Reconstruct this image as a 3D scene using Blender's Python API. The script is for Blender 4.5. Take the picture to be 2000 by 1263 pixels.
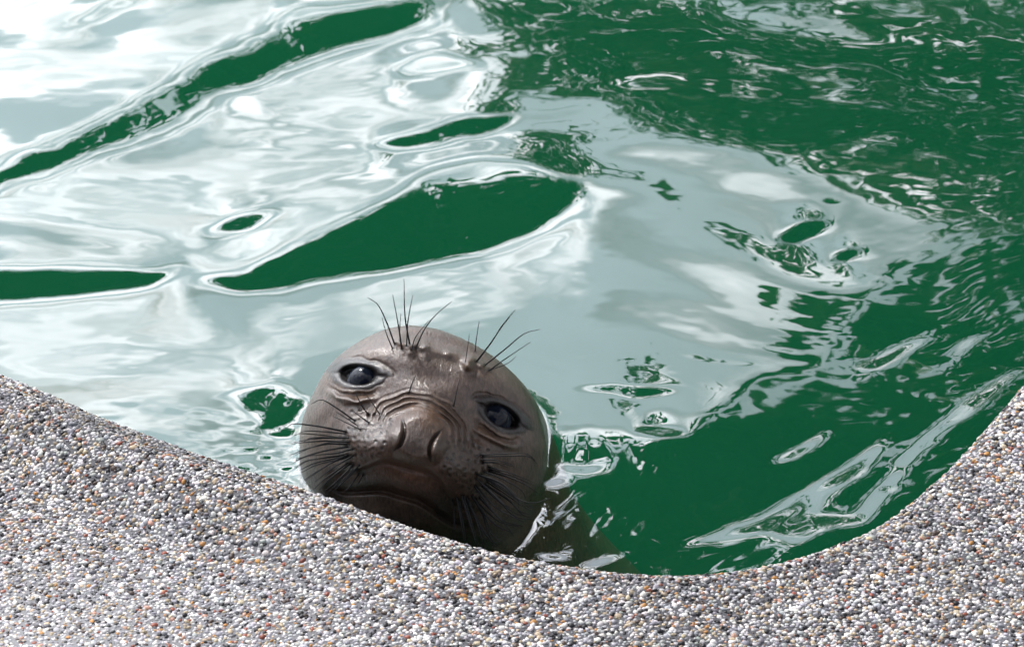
import bpy, bmesh, math, random
import numpy as np
from mathutils import Vector

# ------------------------------------------------------------------ start
for o in list(bpy.data.objects):
    bpy.data.objects.remove(o)
scene = bpy.context.scene
COL = scene.collection
rng = np.random.default_rng(7)
random.seed(7)
R = math.radians

# ------------------------------------------------------------------ camera
PW, PH = 2000.0, 1263.0
LENS = 120.0
FPX = PW * LENS / 36.0
DEP = R(32.0)                                   # the camera looks down by this
WL = 915.0                                      # image row where the seal's head plane meets the water
a_wl = DEP + math.atan((WL - PH / 2) / FPX)
CAM = np.array([0.0, -4.0 * math.cos(a_wl), 4.0 * math.sin(a_wl)])
XV = np.array([1.0, 0, 0])
UV = np.array([0, math.sin(DEP), math.cos(DEP)])
FV = np.array([0, math.cos(DEP), -math.sin(DEP)])
D0 = 4.0 * math.cos(a_wl - DEP)                 # axial depth of the head
S = D0 / FPX                                    # metres for one photo pixel at the head

cam = bpy.data.cameras.new("camera")
cam.lens = LENS
cam.sensor_width = 36.0
cam.clip_start = 0.1
cam.clip_end = 2000.0
cam.dof.use_dof = True
cam.dof.focus_distance = D0 - 0.14
cam.dof.aperture_fstop = 10.0
camo = bpy.data.objects.new("camera", cam)
camo.location = CAM
camo.rotation_euler = (math.pi / 2 - DEP, 0, 0)
COL.objects.link(camo)
scene.camera = camo

# ------------------------------------------------------------------ sky, sun, exposure
SUN_AZ, SUN_EL = R(-30.0), R(42.0)              # azimuth from +Y towards +X
SUN_DIR = np.array([math.sin(SUN_AZ) * math.cos(SUN_EL), math.cos(SUN_AZ) * math.cos(SUN_EL), math.sin(SUN_EL)])
world = bpy.data.worlds.new("World")
scene.world = world
world.use_nodes = True
nt = world.node_tree
nt.nodes.clear()


def N(nt, t, **kw):
    n = nt.nodes.new(t)
    for k, v in kw.items():
        if k in ("inputs",):
            for i, val in v.items():
                n.inputs[i].default_value = val
        else:
            setattr(n, k, v)
    return n


def L(nt, a, b):
    nt.links.new(a, b)


sky = N(nt, "ShaderNodeTexSky", sky_type='NISHITA', sun_disc=False)
sky.sun_elevation = SUN_EL
sky.sun_rotation = SUN_AZ
sky.air_density = 1.0
sky.dust_density = 2.0
tc = N(nt, "ShaderNodeTexCoord")
sep = N(nt, "ShaderNodeSeparateXYZ"); L(nt, tc.outputs['Generated'], sep.inputs[0])
zz = N(nt, "ShaderNodeMath", operation='MAXIMUM', inputs={1: 0.0}); L(nt, sep.outputs['Z'], zz.inputs[0])
za = N(nt, "ShaderNodeMath", operation='ADD', inputs={1: 0.22}); L(nt, zz.outputs[0], za.inputs[0])
dx = N(nt, "ShaderNodeMath", operation='DIVIDE'); L(nt, sep.outputs['X'], dx.inputs[0]); L(nt, za.outputs[0], dx.inputs[1])
dy = N(nt, "ShaderNodeMath", operation='DIVIDE'); L(nt, sep.outputs['Y'], dy.inputs[0]); L(nt, za.outputs[0], dy.inputs[1])
cmb = N(nt, "ShaderNodeCombineXYZ"); L(nt, dx.outputs[0], cmb.inputs[0]); L(nt, dy.outputs[0], cmb.inputs[1])
n1 = N(nt, "ShaderNodeTexNoise", inputs={'Scale': 2.1, 'Detail': 6.0, 'Roughness': 0.52, 'Distortion': 0.35}); L(nt, cmb.outputs[0], n1.inputs['Vector'])
n2 = N(nt, "ShaderNodeTexNoise", inputs={'Scale': 4.6, 'Detail': 5.0, 'Roughness': 0.5, 'Distortion': 0.5}); L(nt, cmb.outputs[0], n2.inputs['Vector'])
cover = N(nt, "ShaderNodeMapRange", interpolation_type='SMOOTHSTEP', inputs={1: 0.32, 2: 0.52, 3: 0.0, 4: 1.0}); L(nt, n1.outputs[0], cover.inputs[0])
thick = N(nt, "ShaderNodeMapRange", interpolation_type='SMOOTHSTEP', inputs={1: 0.41, 2: 0.68, 3: 0.0, 4: 1.0}); L(nt, n2.outputs[0], thick.inputs[0])
ccol = N(nt, "ShaderNodeMix", data_type='RGBA'); L(nt, thick.outputs[0], ccol.inputs['Factor'])
ccol.inputs['A'].default_value = (9.6, 10.8, 12.4, 1)
ccol.inputs['B'].default_value = (29.0, 28.9, 30.6, 1)
# thin cloud brightens towards the sun (forward scattering)
dot = N(nt, "ShaderNodeVectorMath", operation='DOT_PRODUCT'); L(nt, tc.outputs['Generated'], dot.inputs[0]); dot.inputs[1].default_value = tuple(SUN_DIR)
dm = N(nt, "ShaderNodeMath", operation='MAXIMUM', inputs={1: 0.0}); L(nt, dot.outputs['Value'], dm.inputs[0])
dp = N(nt, "ShaderNodeMath", operation='POWER', inputs={1: 5.0}); L(nt, dm.outputs[0], dp.inputs[0])
da = N(nt, "ShaderNodeMath", operation='MULTIPLY_ADD', inputs={1: 2.25, 2: 0.36}); L(nt, dp.outputs[0], da.inputs[0])
cb = N(nt, "ShaderNodeVectorMath", operation='SCALE'); L(nt, ccol.outputs['Result'], cb.inputs[0]); L(nt, da.outputs[0], cb.inputs['Scale'])
smix = N(nt, "ShaderNodeMix", data_type='RGBA'); L(nt, cover.outputs[0], smix.inputs['Factor'])
L(nt, sky.outputs[0], smix.inputs['A']); L(nt, cb.outputs[0], smix.inputs['B'])
bg = N(nt, "ShaderNodeBackground", inputs={'Strength': 0.10}); L(nt, smix.outputs['Result'], bg.inputs[0])
wo = N(nt, "ShaderNodeOutputWorld"); L(nt, bg.outputs[0], wo.inputs[0])

sun = bpy.data.lights.new("sun", 'SUN')
sun.energy = 2.2
sun.angle = R(3.0)
sun.color = (1.0, 0.95, 0.88)
suno = bpy.data.objects.new("sun", sun)
suno.rotation_euler = Vector(-SUN_DIR).to_track_quat('-Z', 'Y').to_euler()
suno.location = (-4, 6, 9)
COL.objects.link(suno)

scene.view_settings.view_transform = 'Standard'
scene.view_settings.look = 'None'
scene.view_settings.exposure = 0.9
scene.view_settings.gamma = 1.0
scene.view_settings.use_curve_mapping = False
scene.cycles.use_denoising = True
scene.cycles.max_bounces = 8
scene.cycles.transparent_max_bounces = 12
scene.cycles.volume_bounces = 2
scene.cycles.caustics_reflective = False
scene.cycles.caustics_refractive = False


# ------------------------------------------------------------------ helpers
def ray(px, py):
    px = np.asarray(px, float); py = np.asarray(py, float)
    return ((px - PW / 2) / FPX)[..., None] * XV - ((py - PH / 2) / FPX)[..., None] * UV + FV


def P(px, py, w):
    """photo pixel + nearness to the camera in pixels (from the head's plane) -> world"""
    d = D0 - np.asarray(w, float) * S
    return CAM + ray(px, py) * d[..., None]


def on_plane(px, py, z):
    r = ray(px, py)
    t = (z - CAM[2]) / r[..., 2]
    return CAM + r * t[..., None]


def to_px(p):
    v = p - CAM
    d = v @ FV
    return PW / 2 + FPX * (v @ XV) / d, PH / 2 - FPX * (v @ UV) / d, d


def sst(a, b, x):
    t = np.clip((x - a) / (b - a), 0, 1)
    return t * t * (3 - 2 * t)


def mesh_obj(name, v, f, mat=None, parent=None, smooth=True, cols=None, cname="tone"):
    me = bpy.data.meshes.new(name)
    v = np.asarray(v, np.float32)
    f = np.asarray(f, np.int32)
    k = f.shape[1]
    me.vertices.add(len(v)); me.vertices.foreach_set("co", v.ravel())
    me.loops.add(f.size); me.loops.foreach_set("vertex_index", f.ravel())
    me.polygons.add(len(f))
    me.polygons.foreach_set("loop_start", np.arange(0, f.size, k, dtype=np.int32))
    me.polygons.foreach_set("loop_total", np.full(len(f), k, np.int32))
    me.polygons.foreach_set("use_smooth", np.full(len(f), smooth))
    me.update(calc_edges=True)
    if cols is not None:
        at = me.color_attributes.new(cname, 'FLOAT_COLOR', 'POINT')
        c = np.ones((len(v), 4), np.float32); c[:, :3] = cols
        at.data.foreach_set("color", c.ravel())
    me.validate()
    if mat: me.materials.append(mat)
    o = bpy.data.objects.new(name, me)
    COL.objects.link(o)
    if parent: o.parent = parent
    return o


def tag(o, label=None, cat=None, kind=None, group=None):
    if label: o["label"] = label
    if cat: o["category"] = cat
    if kind: o["kind"] = kind
    if group: o["group"] = group
    return o


def grid_faces(nu, nv, wrap_u=False):
    i = np.arange(nu if wrap_u else nu - 1)[:, None]
    j = np.arange(nv - 1)[None, :]
    i2 = (i + 1) % nu
    f = np.stack([i * nv + j + 0 * i2, i2 * nv + j, i2 * nv + j + 1, i * nv + j + 1 + 0 * i2], -1)
    return f.reshape(-1, 4)


def fbm_tab(seed):
    return np.random.default_rng(seed).random((256, 256)) * 2 - 1


_tabs = {}


def vnoise(x, y, seed=0):
    t = _tabs.setdefault(seed, fbm_tab(seed))
    xi = np.floor(x).astype(int); yi = np.floor(y).astype(int)
    fx = x - xi; fy = y - yi
    fx = fx * fx * fx * (fx * (6 * fx - 15) + 10); fy = fy * fy * fy * (fy * (6 * fy - 15) + 10)
    a = t[xi & 255, yi & 255]; b = t[(xi + 1) & 255, yi & 255]
    c = t[xi & 255, (yi + 1) & 255]; d = t[(xi + 1) & 255, (yi + 1) & 255]
    return (a * (1 - fx) + b * fx) * (1 - fy) + (c * (1 - fx) + d * fx) * fy


def fbm(x, y, seed=0, octv=4):
    s = 0; a = 1.0; tot = 0
    for k in range(octv):
        s = s + a * vnoise(x * 2 ** k + 17 * k, y * 2 ** k + 31 * k, seed + k); tot += a; a *= 0.5
    return s / tot


# ------------------------------------------------------------------ materials
def new_mat(name):
    m = bpy.data.materials.new(name); m.use_nodes = True
    m.node_tree.nodes.clear()
    return m, m.node_tree


def principled(nt):
    b = N(nt, "ShaderNodeBsdfPrincipled"); o = N(nt, "ShaderNodeOutputMaterial")
    L(nt, b.outputs[0], o.inputs['Surface'])
    return b


def mat_pebble():
    m, nt = new_mat("pebble_stone"); b = principled(nt)
    at = N(nt, "ShaderNodeVertexColor", layer_name="tone")
    t = N(nt, "ShaderNodeTexCoord")
    n = N(nt, "ShaderNodeTexNoise", inputs={'Scale': 420.0, 'Detail': 4.0, 'Roughness': 0.65}); L(nt, t.outputs['Object'], n.inputs['Vector'])
    mr = N(nt, "ShaderNodeMapRange", inputs={1: 0.25, 2: 0.75, 3: 0.72, 4: 1.18}); L(nt, n.outputs[0], mr.inputs[0])
    mx = N(nt, "ShaderNodeVectorMath", operation='SCALE'); L(nt, at.outputs[0], mx.inputs[0]); L(nt, mr.outputs[0], mx.inputs['Scale'])
    L(nt, mx.outputs[0], b.inputs['Base Color'])
    b.inputs['Roughness'].default_value = 0.5
    b.inputs['Specular IOR Level'].default_value = 0.25
    bm = N(nt, "ShaderNodeBump", inputs={'Strength': 0.25, 'Distance': 0.0008}); L(nt, n.outputs[0], bm.inputs['Height']); L(nt, bm.outputs[0], b.inputs['Normal'])
    return m


def mat_mortar():
    """cement under the built stones; further out, where stones are too small to build, it shows them itself"""
    m, nt = new_mat("cement_with_small_stones"); b = principled(nt)
    t = N(nt, "ShaderNodeTexCoord")
    v = N(nt, "ShaderNodeTexVoronoi", inputs={'Scale': 165.0, 'Randomness': 1.0}); L(nt, t.outputs['Object'], v.inputs['Vector'])
    ve = N(nt, "ShaderNodeTexVoronoi", feature='DISTANCE_TO_EDGE', inputs={'Scale': 165.0, 'Randomness': 1.0}); L(nt, t.outputs['Object'], ve.inputs['Vector'])
    r = N(nt, "ShaderNodeSeparateColor"); L(nt, v.outputs['Color'], r.inputs[0])
    cr = N(nt, "ShaderNodeValToRGB"); L(nt, r.outputs[0], cr.inputs[0])
    e = cr.color_ramp; e.interpolation = 'CONSTANT'
    e.elements[0].position = 0; e.elements[0].color = (0.50, 0.48, 0.455, 1)
    e.elements[1].position = 0.22; e.elements[1].color = (0.40, 0.39, 0.38, 1)
    for p_, c in ((0.40, (0.30, 0.295, 0.30, 1)), (0.55, (0.20, 0.195, 0.21, 1)), (0.64, (0.10, 0.095, 0.10, 1)), (0.70, (0.012, 0.012, 0.014, 1)), (0.82, (0.34, 0.27, 0.18, 1)), (0.91, (0.33, 0.16, 0.06, 1)), (0.95, (0.18, 0.06, 0.04, 1)), (0.97, (0.26, 0.27, 0.25, 1))):
        x = e.elements.new(p_); x.color = c
    gap = N(nt, "ShaderNodeMapRange", inputs={1: 0.02, 2: 0.12, 3: 0.0, 4: 1.0}); L(nt, ve.outputs['Distance'], gap.inputs[0])
    vc = N(nt, "ShaderNodeVertexColor", layer_name="tone")
    bed_ = N(nt, "ShaderNodeVertexColor", layer_name="bed")
    bs = N(nt, "ShaderNodeSeparateColor"); L(nt, bed_.outputs[0], bs.inputs[0])
    out = N(nt, "ShaderNodeMath", operation='SUBTRACT', inputs={0: 1.0}); L(nt, bs.outputs[0], out.inputs[1])
    fac = N(nt, "ShaderNodeMath", operation='MULTIPLY'); L(nt, out.outputs[0], fac.inputs[0]); L(nt, gap.outputs[0], fac.inputs[1])
    mx = N(nt, "ShaderNodeMix", data_type='RGBA'); L(nt, fac.outputs[0], mx.inputs['Factor']); L(nt, vc.outputs[0], mx.inputs['A']); L(nt, cr.outputs[0], mx.inputs['B'])
    L(nt, mx.outputs['Result'], b.inputs['Base Color'])
    b.inputs['Roughness'].default_value = 0.6
    b.inputs['Specular IOR Level'].default_value = 0.25
    n = N(nt, "ShaderNodeTexNoise", inputs={'Scale': 900.0, 'Detail': 3.0}); L(nt, t.outputs['Object'], n.inputs['Vector'])
    hh = N(nt, "ShaderNodeMath", operation='MULTIPLY_ADD', inputs={1: 0.3}); L(nt, n.outputs[0], hh.inputs[0]); L(nt, fac.outputs[0], hh.inputs[2])
    bm = N(nt, "ShaderNodeBump", inputs={'Strength': 0.8, 'Distance': 0.002}); L(nt, hh.outputs[0], bm.inputs['Height']); L(nt, bm.outputs[0], b.inputs['Normal'])
    return m


def mat_simple(name, col, rough=0.6, noise=None, bump=0.0):
    m, nt = new_mat(name); b = principled(nt)
    b.inputs['Roughness'].default_value = rough
    if noise:
        t = N(nt, "ShaderNodeTexCoord")
        n = N(nt, "ShaderNodeTexNoise", inputs={'Scale': noise, 'Detail': 5.0, 'Roughness': 0.6}); L(nt, t.outputs['Object'], n.inputs['Vector'])
        mx = N(nt, "ShaderNodeMix", data_type='RGBA'); L(nt, n.outputs[0], mx.inputs['Factor'])
        mx.inputs['A'].default_value = (*[c * 0.55 for c in col], 1); mx.inputs['B'].default_value = (*[min(1, c * 1.45) for c in col], 1)
        L(nt, mx.outputs['Result'], b.inputs['Base Color'])
        if bump:
            bm = N(nt, "ShaderNodeBump", inputs={'Strength': bump, 'Distance': 0.01}); L(nt, n.outputs[0], bm.inputs['Height']); L(nt, bm.outputs[0], b.inputs['Normal'])
    else:
        b.inputs['Base Color'].default_value = (*col, 1)
    return m


def mat_leaf(name):
    m, nt = new_mat(name)
    at = N(nt, "ShaderNodeVertexColor", layer_name="tone")
    d = N(nt, "ShaderNodeBsdfPrincipled", inputs={'Roughness': 0.45}); L(nt, at.outputs[0], d.inputs['Base Color'])
    tr = N(nt, "ShaderNodeBsdfTranslucent"); L(nt, at.outputs[0], tr.inputs[0])
    mx = N(nt, "ShaderNodeMixShader", inputs={0: 0.45}); L(nt, d.outputs[0], mx.inputs[1]); L(nt, tr.outputs[0], mx.inputs[2])
    o = N(nt, "ShaderNodeOutputMaterial"); L(nt, mx.outputs[0], o.inputs['Surface'])
    return m


def mat_water():
    m, nt = new_mat("green_pool_water")
    fr = N(nt, "ShaderNodeFresnel", inputs={'IOR': 1.9})
    tr = N(nt, "ShaderNodeBsdfTransparent")
    gl = N(nt, "ShaderNodeBsdfAnisotropic", inputs={'Roughness': 0.012})
    geo = N(nt, "ShaderNodeNewGeometry")
    inv = N(nt, "ShaderNodeMath", operation='SUBTRACT', inputs={0: 1.0}); L(nt, geo.outputs['Backfacing'], inv.inputs[1])
    fac = N(nt, "ShaderNodeMath", operation='MULTIPLY'); L(nt, fr.outputs[0], fac.inputs[0]); L(nt, inv.outputs[0], fac.inputs[1])
    mx = N(nt, "ShaderNodeMixShader"); L(nt, fac.outputs[0], mx.inputs[0]); L(nt, tr.outputs[0], mx.inputs[1]); L(nt, gl.outputs[0], mx.inputs[2])
    sc = N(nt, "ShaderNodeVolumeScatter", inputs={'Color': (0.010, 0.150, 0.070, 1), 'Density': 1.25, 'Anisotropy': 0.0})
    ab = N(nt, "ShaderNodeVolumeAbsorption", inputs={'Color': (0.02, 0.30, 0.15, 1), 'Density': 1.25})
    ad = N(nt, "ShaderNodeAddShader"); L(nt, sc.outputs[0], ad.inputs[0]); L(nt, ab.outputs[0], ad.inputs[1])
    o = N(nt, "ShaderNodeOutputMaterial"); L(nt, mx.outputs[0], o.inputs['Surface']); L(nt, ad.outputs[0], o.inputs['Volume'])
    return m


def mat_seal():
    m, nt = new_mat("wet_seal_fur"); b = principled(nt)
    at = N(nt, "ShaderNodeVertexColor", layer_name="tone")
    t = N(nt, "ShaderNodeTexCoord")
    mp = N(nt, "ShaderNodeMapping"); L(nt, t.outputs['Object'], mp.inputs[0])
    mp.inputs['Scale'].default_value = (1.0, 0.30, 0.30)
    n = N(nt, "ShaderNodeTexNoise", inputs={'Scale': 430.0, 'Detail': 4.0, 'Roughness': 0.75}); L(nt, mp.outputs[0], n.inputs['Vector'])
    n2 = N(nt, "ShaderNodeTexNoise", inputs={'Scale': 70.0, 'Detail': 7.0, 'Roughness': 0.72}); L(nt, t.outputs['Object'], n2.inputs['Vector'])
    mr = N(nt, "ShaderNodeMapRange", inputs={1: 0.3, 2: 0.7, 3: 0.5, 4: 1.5}); L(nt, n.outputs[0], mr.inputs[0])
    mr2 = N(nt, "ShaderNodeMapRange", inputs={1: 0.3, 2: 0.7, 3: 0.6, 4: 1.4}); L(nt, n2.outputs[0], mr2.inputs[0])
    mm = N(nt, "ShaderNodeMath", operation='MULTIPLY'); L(nt, mr.outputs[0], mm.inputs[0]); L(nt, mr2.outputs[0], mm.inputs[1])
    mx = N(nt, "ShaderNodeVectorMath", operation='SCALE'); L(nt, at.outputs[0], mx.inputs[0]); L(nt, mm.outputs[0], mx.inputs['Scale'])
    L(nt, mx.outputs[0], b.inputs['Base Color'])
    rr = N(nt, "ShaderNodeMapRange", inputs={1: 0.3, 2: 0.7, 3: 0.26, 4: 0.46}); L(nt, n2.outputs[0], rr.inputs[0]); L(nt, rr.outputs[0], b.inputs['Roughness'])
    b.inputs['Specular IOR Level'].default_value = 0.18
    b.inputs['Coat Weight'].default_value = 0.5
    b.inputs['Coat Roughness'].default_value = 0.12
    n3 = N(nt, "ShaderNodeTexNoise", inputs={'Scale': 210.0, 'Detail': 5.0, 'Roughness': 0.7}); L(nt, mp.outputs[0], n3.inputs['Vector'])
    bc_ = N(nt, "ShaderNodeBump", inputs={'Strength': 0.5, 'Distance': 0.003}); L(nt, n3.outputs[0], bc_.inputs['Height']); L(nt, bc_.outputs[0], b.inputs['Coat Normal'])
    bm = N(nt, "ShaderNodeBump", inputs={'Strength': 0.8, 'Distance': 0.0022}); L(nt, n.outputs[0], bm.inputs['Height'])
    L(nt, bm.outputs[0], b.inputs['Normal'])
    return m


M_PEB = mat_pebble(); M_MORTAR = mat_mortar(); M_WATER = mat_water(); M_SEAL = mat_seal()
M_GROUND = mat_simple("dry_soil_and_grass", (0.075, 0.085, 0.04), 0.9, 3.0, 0.3)
M_FLOOR = mat_simple("algae_covered_concrete", (0.03, 0.09, 0.05), 0.8, 6.0)
M_BARK = mat_simple("tree_bark", (0.09, 0.07, 0.05), 0.85, 14.0, 0.6)
M_LEAF = mat_leaf("tree_leaf")

# ------------------------------------------------------------------ pool outline
ZR = 0.070                                      # height of the deck rim over the water
RO = 0.030                                      # radius of the rounded rim
rim_px = [(-420, 560), (-200, 640), (0, 728), (60, 750), (120, 775), (200, 812), (300, 850), (400, 888), (480, 915), (570, 944), (620, 960), (690, 985),
          (760, 1010), (830, 1035), (900, 1055), (960, 1074), (1040, 1091), (1120, 1105), (1200, 1115), (1300, 1122), (1400, 1117),
          (1480, 1106), (1560, 1086), (1640, 1058), (1700, 1033), (1760, 990), (1830, 930), (1880, 880), (1930, 822), (1970, 778),
          (2000, 742), (2080, 660), (2200, 560)]
rp = np.array(rim_px, float)
front = on_plane(rp[:, 0], rp[:, 1], ZR - 0.012)[:, :2]
outer = np.array([(1.25, 1.35), (1.95, 2.2), (2.35, 3.3), (1.9, 4.6), (0.5, 5.4), (-1.6, 5.3), (-3.1, 4.4), (-3.5, 3.0), (-2.9, 1.9), (-1.9, 1.15)])
ctrl = np.vstack([front, outer])


def catmull(c, n):
    k = len(c)
    seg = np.linalg.norm(np.roll(c, -1, 0) - c, axis=1)
    u = np.concatenate([[0], np.cumsum(seg)])
    t = np.linspace(0, u[-1], n, endpoint=False)
    i = np.clip(np.searchsorted(u, t, 'right') - 1, 0, k - 1)
    f = ((t - u[i]) / seg[i])[:, None]
    p0, p1, p2, p3 = c[(i - 1) % k], c[i], c[(i + 1) % k], c[(i + 2) % k]
    return 0.5 * (2 * p1 + (p2 - p0) * f + (2 * p0 - 5 * p1 + 4 * p2 - p3) * f ** 2 + (3 * p1 - p0 - 3 * p2 + p3) * f ** 3)


NC = 1600
rim = catmull(ctrl, NC)
for _ in range(6):
    rim = (np.roll(rim, 1, 0) + 2 * rim + np.roll(rim, -1, 0)) / 4
tang = np.roll(rim, -1, 0) - np.roll(rim, 1, 0)
tang /= np.linalg.norm(tang, axis=1)[:, None]
nrm = np.stack([tang[:, 1], -tang[:, 0]], 1)     # points outward when the outline runs counter-clockwise
if np.sum((rim - rim.mean(0)) * nrm) < 0:
    nrm = -nrm
for _ in range(40):
    nrm = (np.roll(nrm, 1, 0) + 2 * nrm + np.roll(nrm, -1, 0)) / 4
nrm /= np.linalg.norm(nrm, axis=1)[:, None]


def deck_z(x, y, d):
    """top of the mortar at a distance d outward from the rim line"""
    roll = np.where(d < RO, np.sqrt(np.maximum(RO ** 2 - (RO - np.clip(d, 0, RO)) ** 2, 0)) - RO, 0)
    left = sst(-0.05, -0.35, x)
    dip = -0.030 * left * sst(0.05, 0.17, d) + 0.012 * left * sst(0.02, 0.06, d)
    und = 0.006 * fbm(x * 3.1 + 5, y * 3.1, 41, 3) + 0.0015 * fbm(x * 17, y * 17, 47, 2)
    return ZR + roll + dip + und * sst(0, 0.08, d) + 0.010 * sst(0.1, 0.5, d) * sst(0.0, 0.5, x)


# deck: inner wall, rounded rim, top
angs = np.linspace(0, 1, 9)
dprof = [(0, -1.2), (0, -0.6), (0, -0.2), (0, ZR - RO - 0.02)]
ds = list(RO * (1 - np.cos(angs * math.pi / 2)))
ds += [RO + 0.008 * k for k in range(1, 40)] + list(np.arange(0.36, 0.84, 0.025)) + [ 0.85, 1.05, 1.3, 1.7, 2.2, 3.0, 3.8]
rows = []
for d, z in dprof:
    rows.append(np.column_stack([rim - nrm * 0, np.full(NC, z)]))
for d in ds:
    q = rim + nrm * d
    rows.append(np.column_stack([q, deck_z(q[:, 0], q[:, 1], np.full(NC, d))]))
q = rim + nrm * 3.8
rows.append(np.column_stack([q, np.full(NC, -0.1)]))
V = np.stack(rows, 1).reshape(-1, 3)
wornV = np.maximum(sst(0.05, -0.55, V[:, 0]) * sst(-0.10, -0.40, V[:, 1]), 0.5 * sst(0.35, 0.6, V[:, 0]) * sst(-0.2, -0.5, V[:, 1]))
mcol = np.array([0.055, 0.055, 0.064]) + wornV[:, None] * np.array([0.13, 0.128, 0.13])
deck = mesh_obj("deck", V, grid_faces(NC, len(rows), True), M_MORTAR, cols=mcol)
dvx, dvy, _ = to_px(V)
inb = sst(-330, -280, dvx) * sst(2330, 2280, dvx) * sst(1490, 1440, dvy) * sst(480, 530, dvy)
at = deck.data.color_attributes.new("bed", 'FLOAT_COLOR', 'POINT')
cb4 = np.ones((len(V), 4), np.float32); cb4[:, :3] = inb[:, None]
at.data.foreach_set("color", cb4.ravel())
tag(deck, "exposed pebble aggregate deck with rounded rim along the pool edge", "deck", "structure")
# ground beyond the deck
rows = []
for d in (3.6, 5, 8, 14, 30, 80, 250, 700):
    q = rim + nrm * d if d < 5.5 else rim.mean(0) + (rim + nrm * 5 - rim.mean(0)) / np.linalg.norm(rim + nrm * 5 - rim.mean(0), axis=1)[:, None] * (d + 4.5)
    rows.append(np.column_stack([q, 0.03 + 0.02 * np.sin(q[:, 0] * 1.7) * np.cos(q[:, 1] * 1.3)])[::8])
ground = mesh_obj("ground", np.stack(rows, 1).reshape(-1, 3), grid_faces(NC // 8, len(rows), True), M_GROUND)
tag(ground, "dry soil and grass around the pool deck", "ground", "structure")
fl = mesh_obj("pool_floor", [(-4.5, -2, -1.1), (4, -2, -1.1), (4, 6.5, -1.1), (-4.5, 6.5, -1.1)], [(0, 1, 2, 3)], M_FLOOR, smooth=False)
tag(fl, "dark green floor of the pool under the water", "pool floor", "structure")

# ------------------------------------------------------------------ pebbles
seg_a = rim; seg_b = np.roll(rim, -1, 0)


def rim_dist(q):
    """signed distance to the rim line, positive on the deck; nearest outline index too"""
    out = np.empty(len(q)); idx = np.empty(len(q), int)
    use = np.where((rim[:, 1] < 1.6) & (np.abs(rim[:, 0]) < 1.9))[0]
    for s in range(0, len(q), 2000):
        d2 = ((q[s:s + 2000, None, :] - rim[None, use, :]) ** 2).sum(-1)
        k = use[d2.argmin(1)]; idx[s:s + 2000] = k
        out[s:s + 2000] = ((q[s:s + 2000] - rim[k]) * nrm[k]).sum(-1)
    return out, idx


SP = 0.0048
gx = np.arange(-1.15, 1.15, SP); gy = np.arange(-1.2, 0.75, SP * 0.866)
GX, GY = np.meshgrid(gx, gy); GX[1::2] += SP / 2
c = np.column_stack([GX.ravel(), GY.ravel()])
c += rng.normal(0, SP * 0.24, c.shape)
cx, cy, _ = to_px(np.column_stack([c, np.full(len(c), ZR)]))
c = c[(cx > -310) & (cx < 2310) & (cy > 500) & (cy < 1470)]
dd, ii = rim_dist(c)
keep = dd > RO * 0.75
c, dd, ii = c[keep], dd[keep], ii[keep]
e = 0.003


def dz(x, y):
    return deck_z(x, y, rim_dist(np.column_stack([x, y]))[0])


z0 = deck_z(c[:, 0], c[:, 1], dd)
zx = (dz(c[:, 0] + e, c[:, 1]) - z0) / e
zy = (dz(c[:, 0], c[:, 1] + e) - z0) / e
pn = np.column_stack([-zx, -zy, np.ones(len(c))]); pn /= np.linalg.norm(pn, axis=1)[:, None]
pp = np.column_stack([c, z0])
# rows of pebbles on the rounded rim and just below it
vis = np.where((rim[:, 1] < 0.9) & (np.abs(rim[:, 0]) < 1.2))[0]
arc = np.concatenate([[0], np.cumsum(np.linalg.norm(np.diff(np.vstack([rim, rim[:1]]), axis=0), axis=1))])
s0, s1 = arc[vis.min()], arc[vis.max()]
rp_, rn_, wet = [], [], [0.6 * sst(0.045, 0.012, dd + 0.03 * fbm(c[:, 0] * 9, c[:, 1] * 9, 99, 3))]
for k in range(9):
    th = R(8 + k * 11.5)
    n_ = int((s1 - s0) / (SP * 0.98))
    s = np.linspace(s0, s1, n_) + rng.normal(0, SP * 0.2, n_) + (k % 2) * SP / 2
    th = th + rng.normal(0, 0.05, n_)
    f = np.interp(s, arc[:-1], np.arange(NC))
    i0 = np.clip(f.astype(int), 0, NC - 2); fr = (f - i0)[:, None]
    q = rim[i0] * (1 - fr) + rim[i0 + 1] * fr; nn = nrm[i0]
    d = RO - RO * np.sin(np.minimum(th, math.pi / 2)); zz_ = ZR - RO + RO * np.cos(th)
    wet.append(sst(0.6, 1.3, th))
    rp_.append(np.column_stack([q + nn * d[:, None], zz_]))
    rn_.append(np.column_stack([-nn * np.sin(th)[:, None], np.cos(th)]))
pp = np.vstack([pp] + rp_); pn = np.vstack([pn] + rn_)
cx, cy, cd = to_px(pp)
keep = (cx > -310) & (cx < 2310) & (cy > 500)
pp, pn, wet = pp[keep], pn[keep], np.concatenate(wet)[keep]
NP = len(pp)


def pebble_shape():
    """a faceted round stone of 18 corners, without its buried underside"""
    v = [(1, 0, 0), (-1, 0, 0), (0, 1, 0), (0, -1, 0), (0, 0, 1), (0, 0, -1)]
    f = [(0, 2, 4), (2, 1, 4), (1, 3, 4), (3, 0, 4), (2, 0, 5), (1, 2, 5), (3, 1, 5), (0, 3, 5)]
    v = [np.array(a, float) for a in v]; cache = {}; nf = []

    def mid(a, b):
        k = (min(a, b), max(a, b))
        if k not in cache:
            m_ = v[a] + v[b]; v.append(m_ / np.linalg.norm(m_)); cache[k] = len(v) - 1
        return cache[k]
    for a, b, c_ in f:
        ab, bc, ca = mid(a, b), mid(b, c_), mid(c_, a)
        nf += [(a, ab, ca), (b, bc, ab), (c_, ca, bc), (ab, bc, ca)]
    v = np.array(v); nf = np.array(nf)
    nf = nf[(v[nf][:, :, 2].mean(1) > -0.6)]
    used = np.unique(nf); re = np.full(len(v), -1); re[used] = np.arange(len(used))
    return v[used], re[nf]


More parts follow.
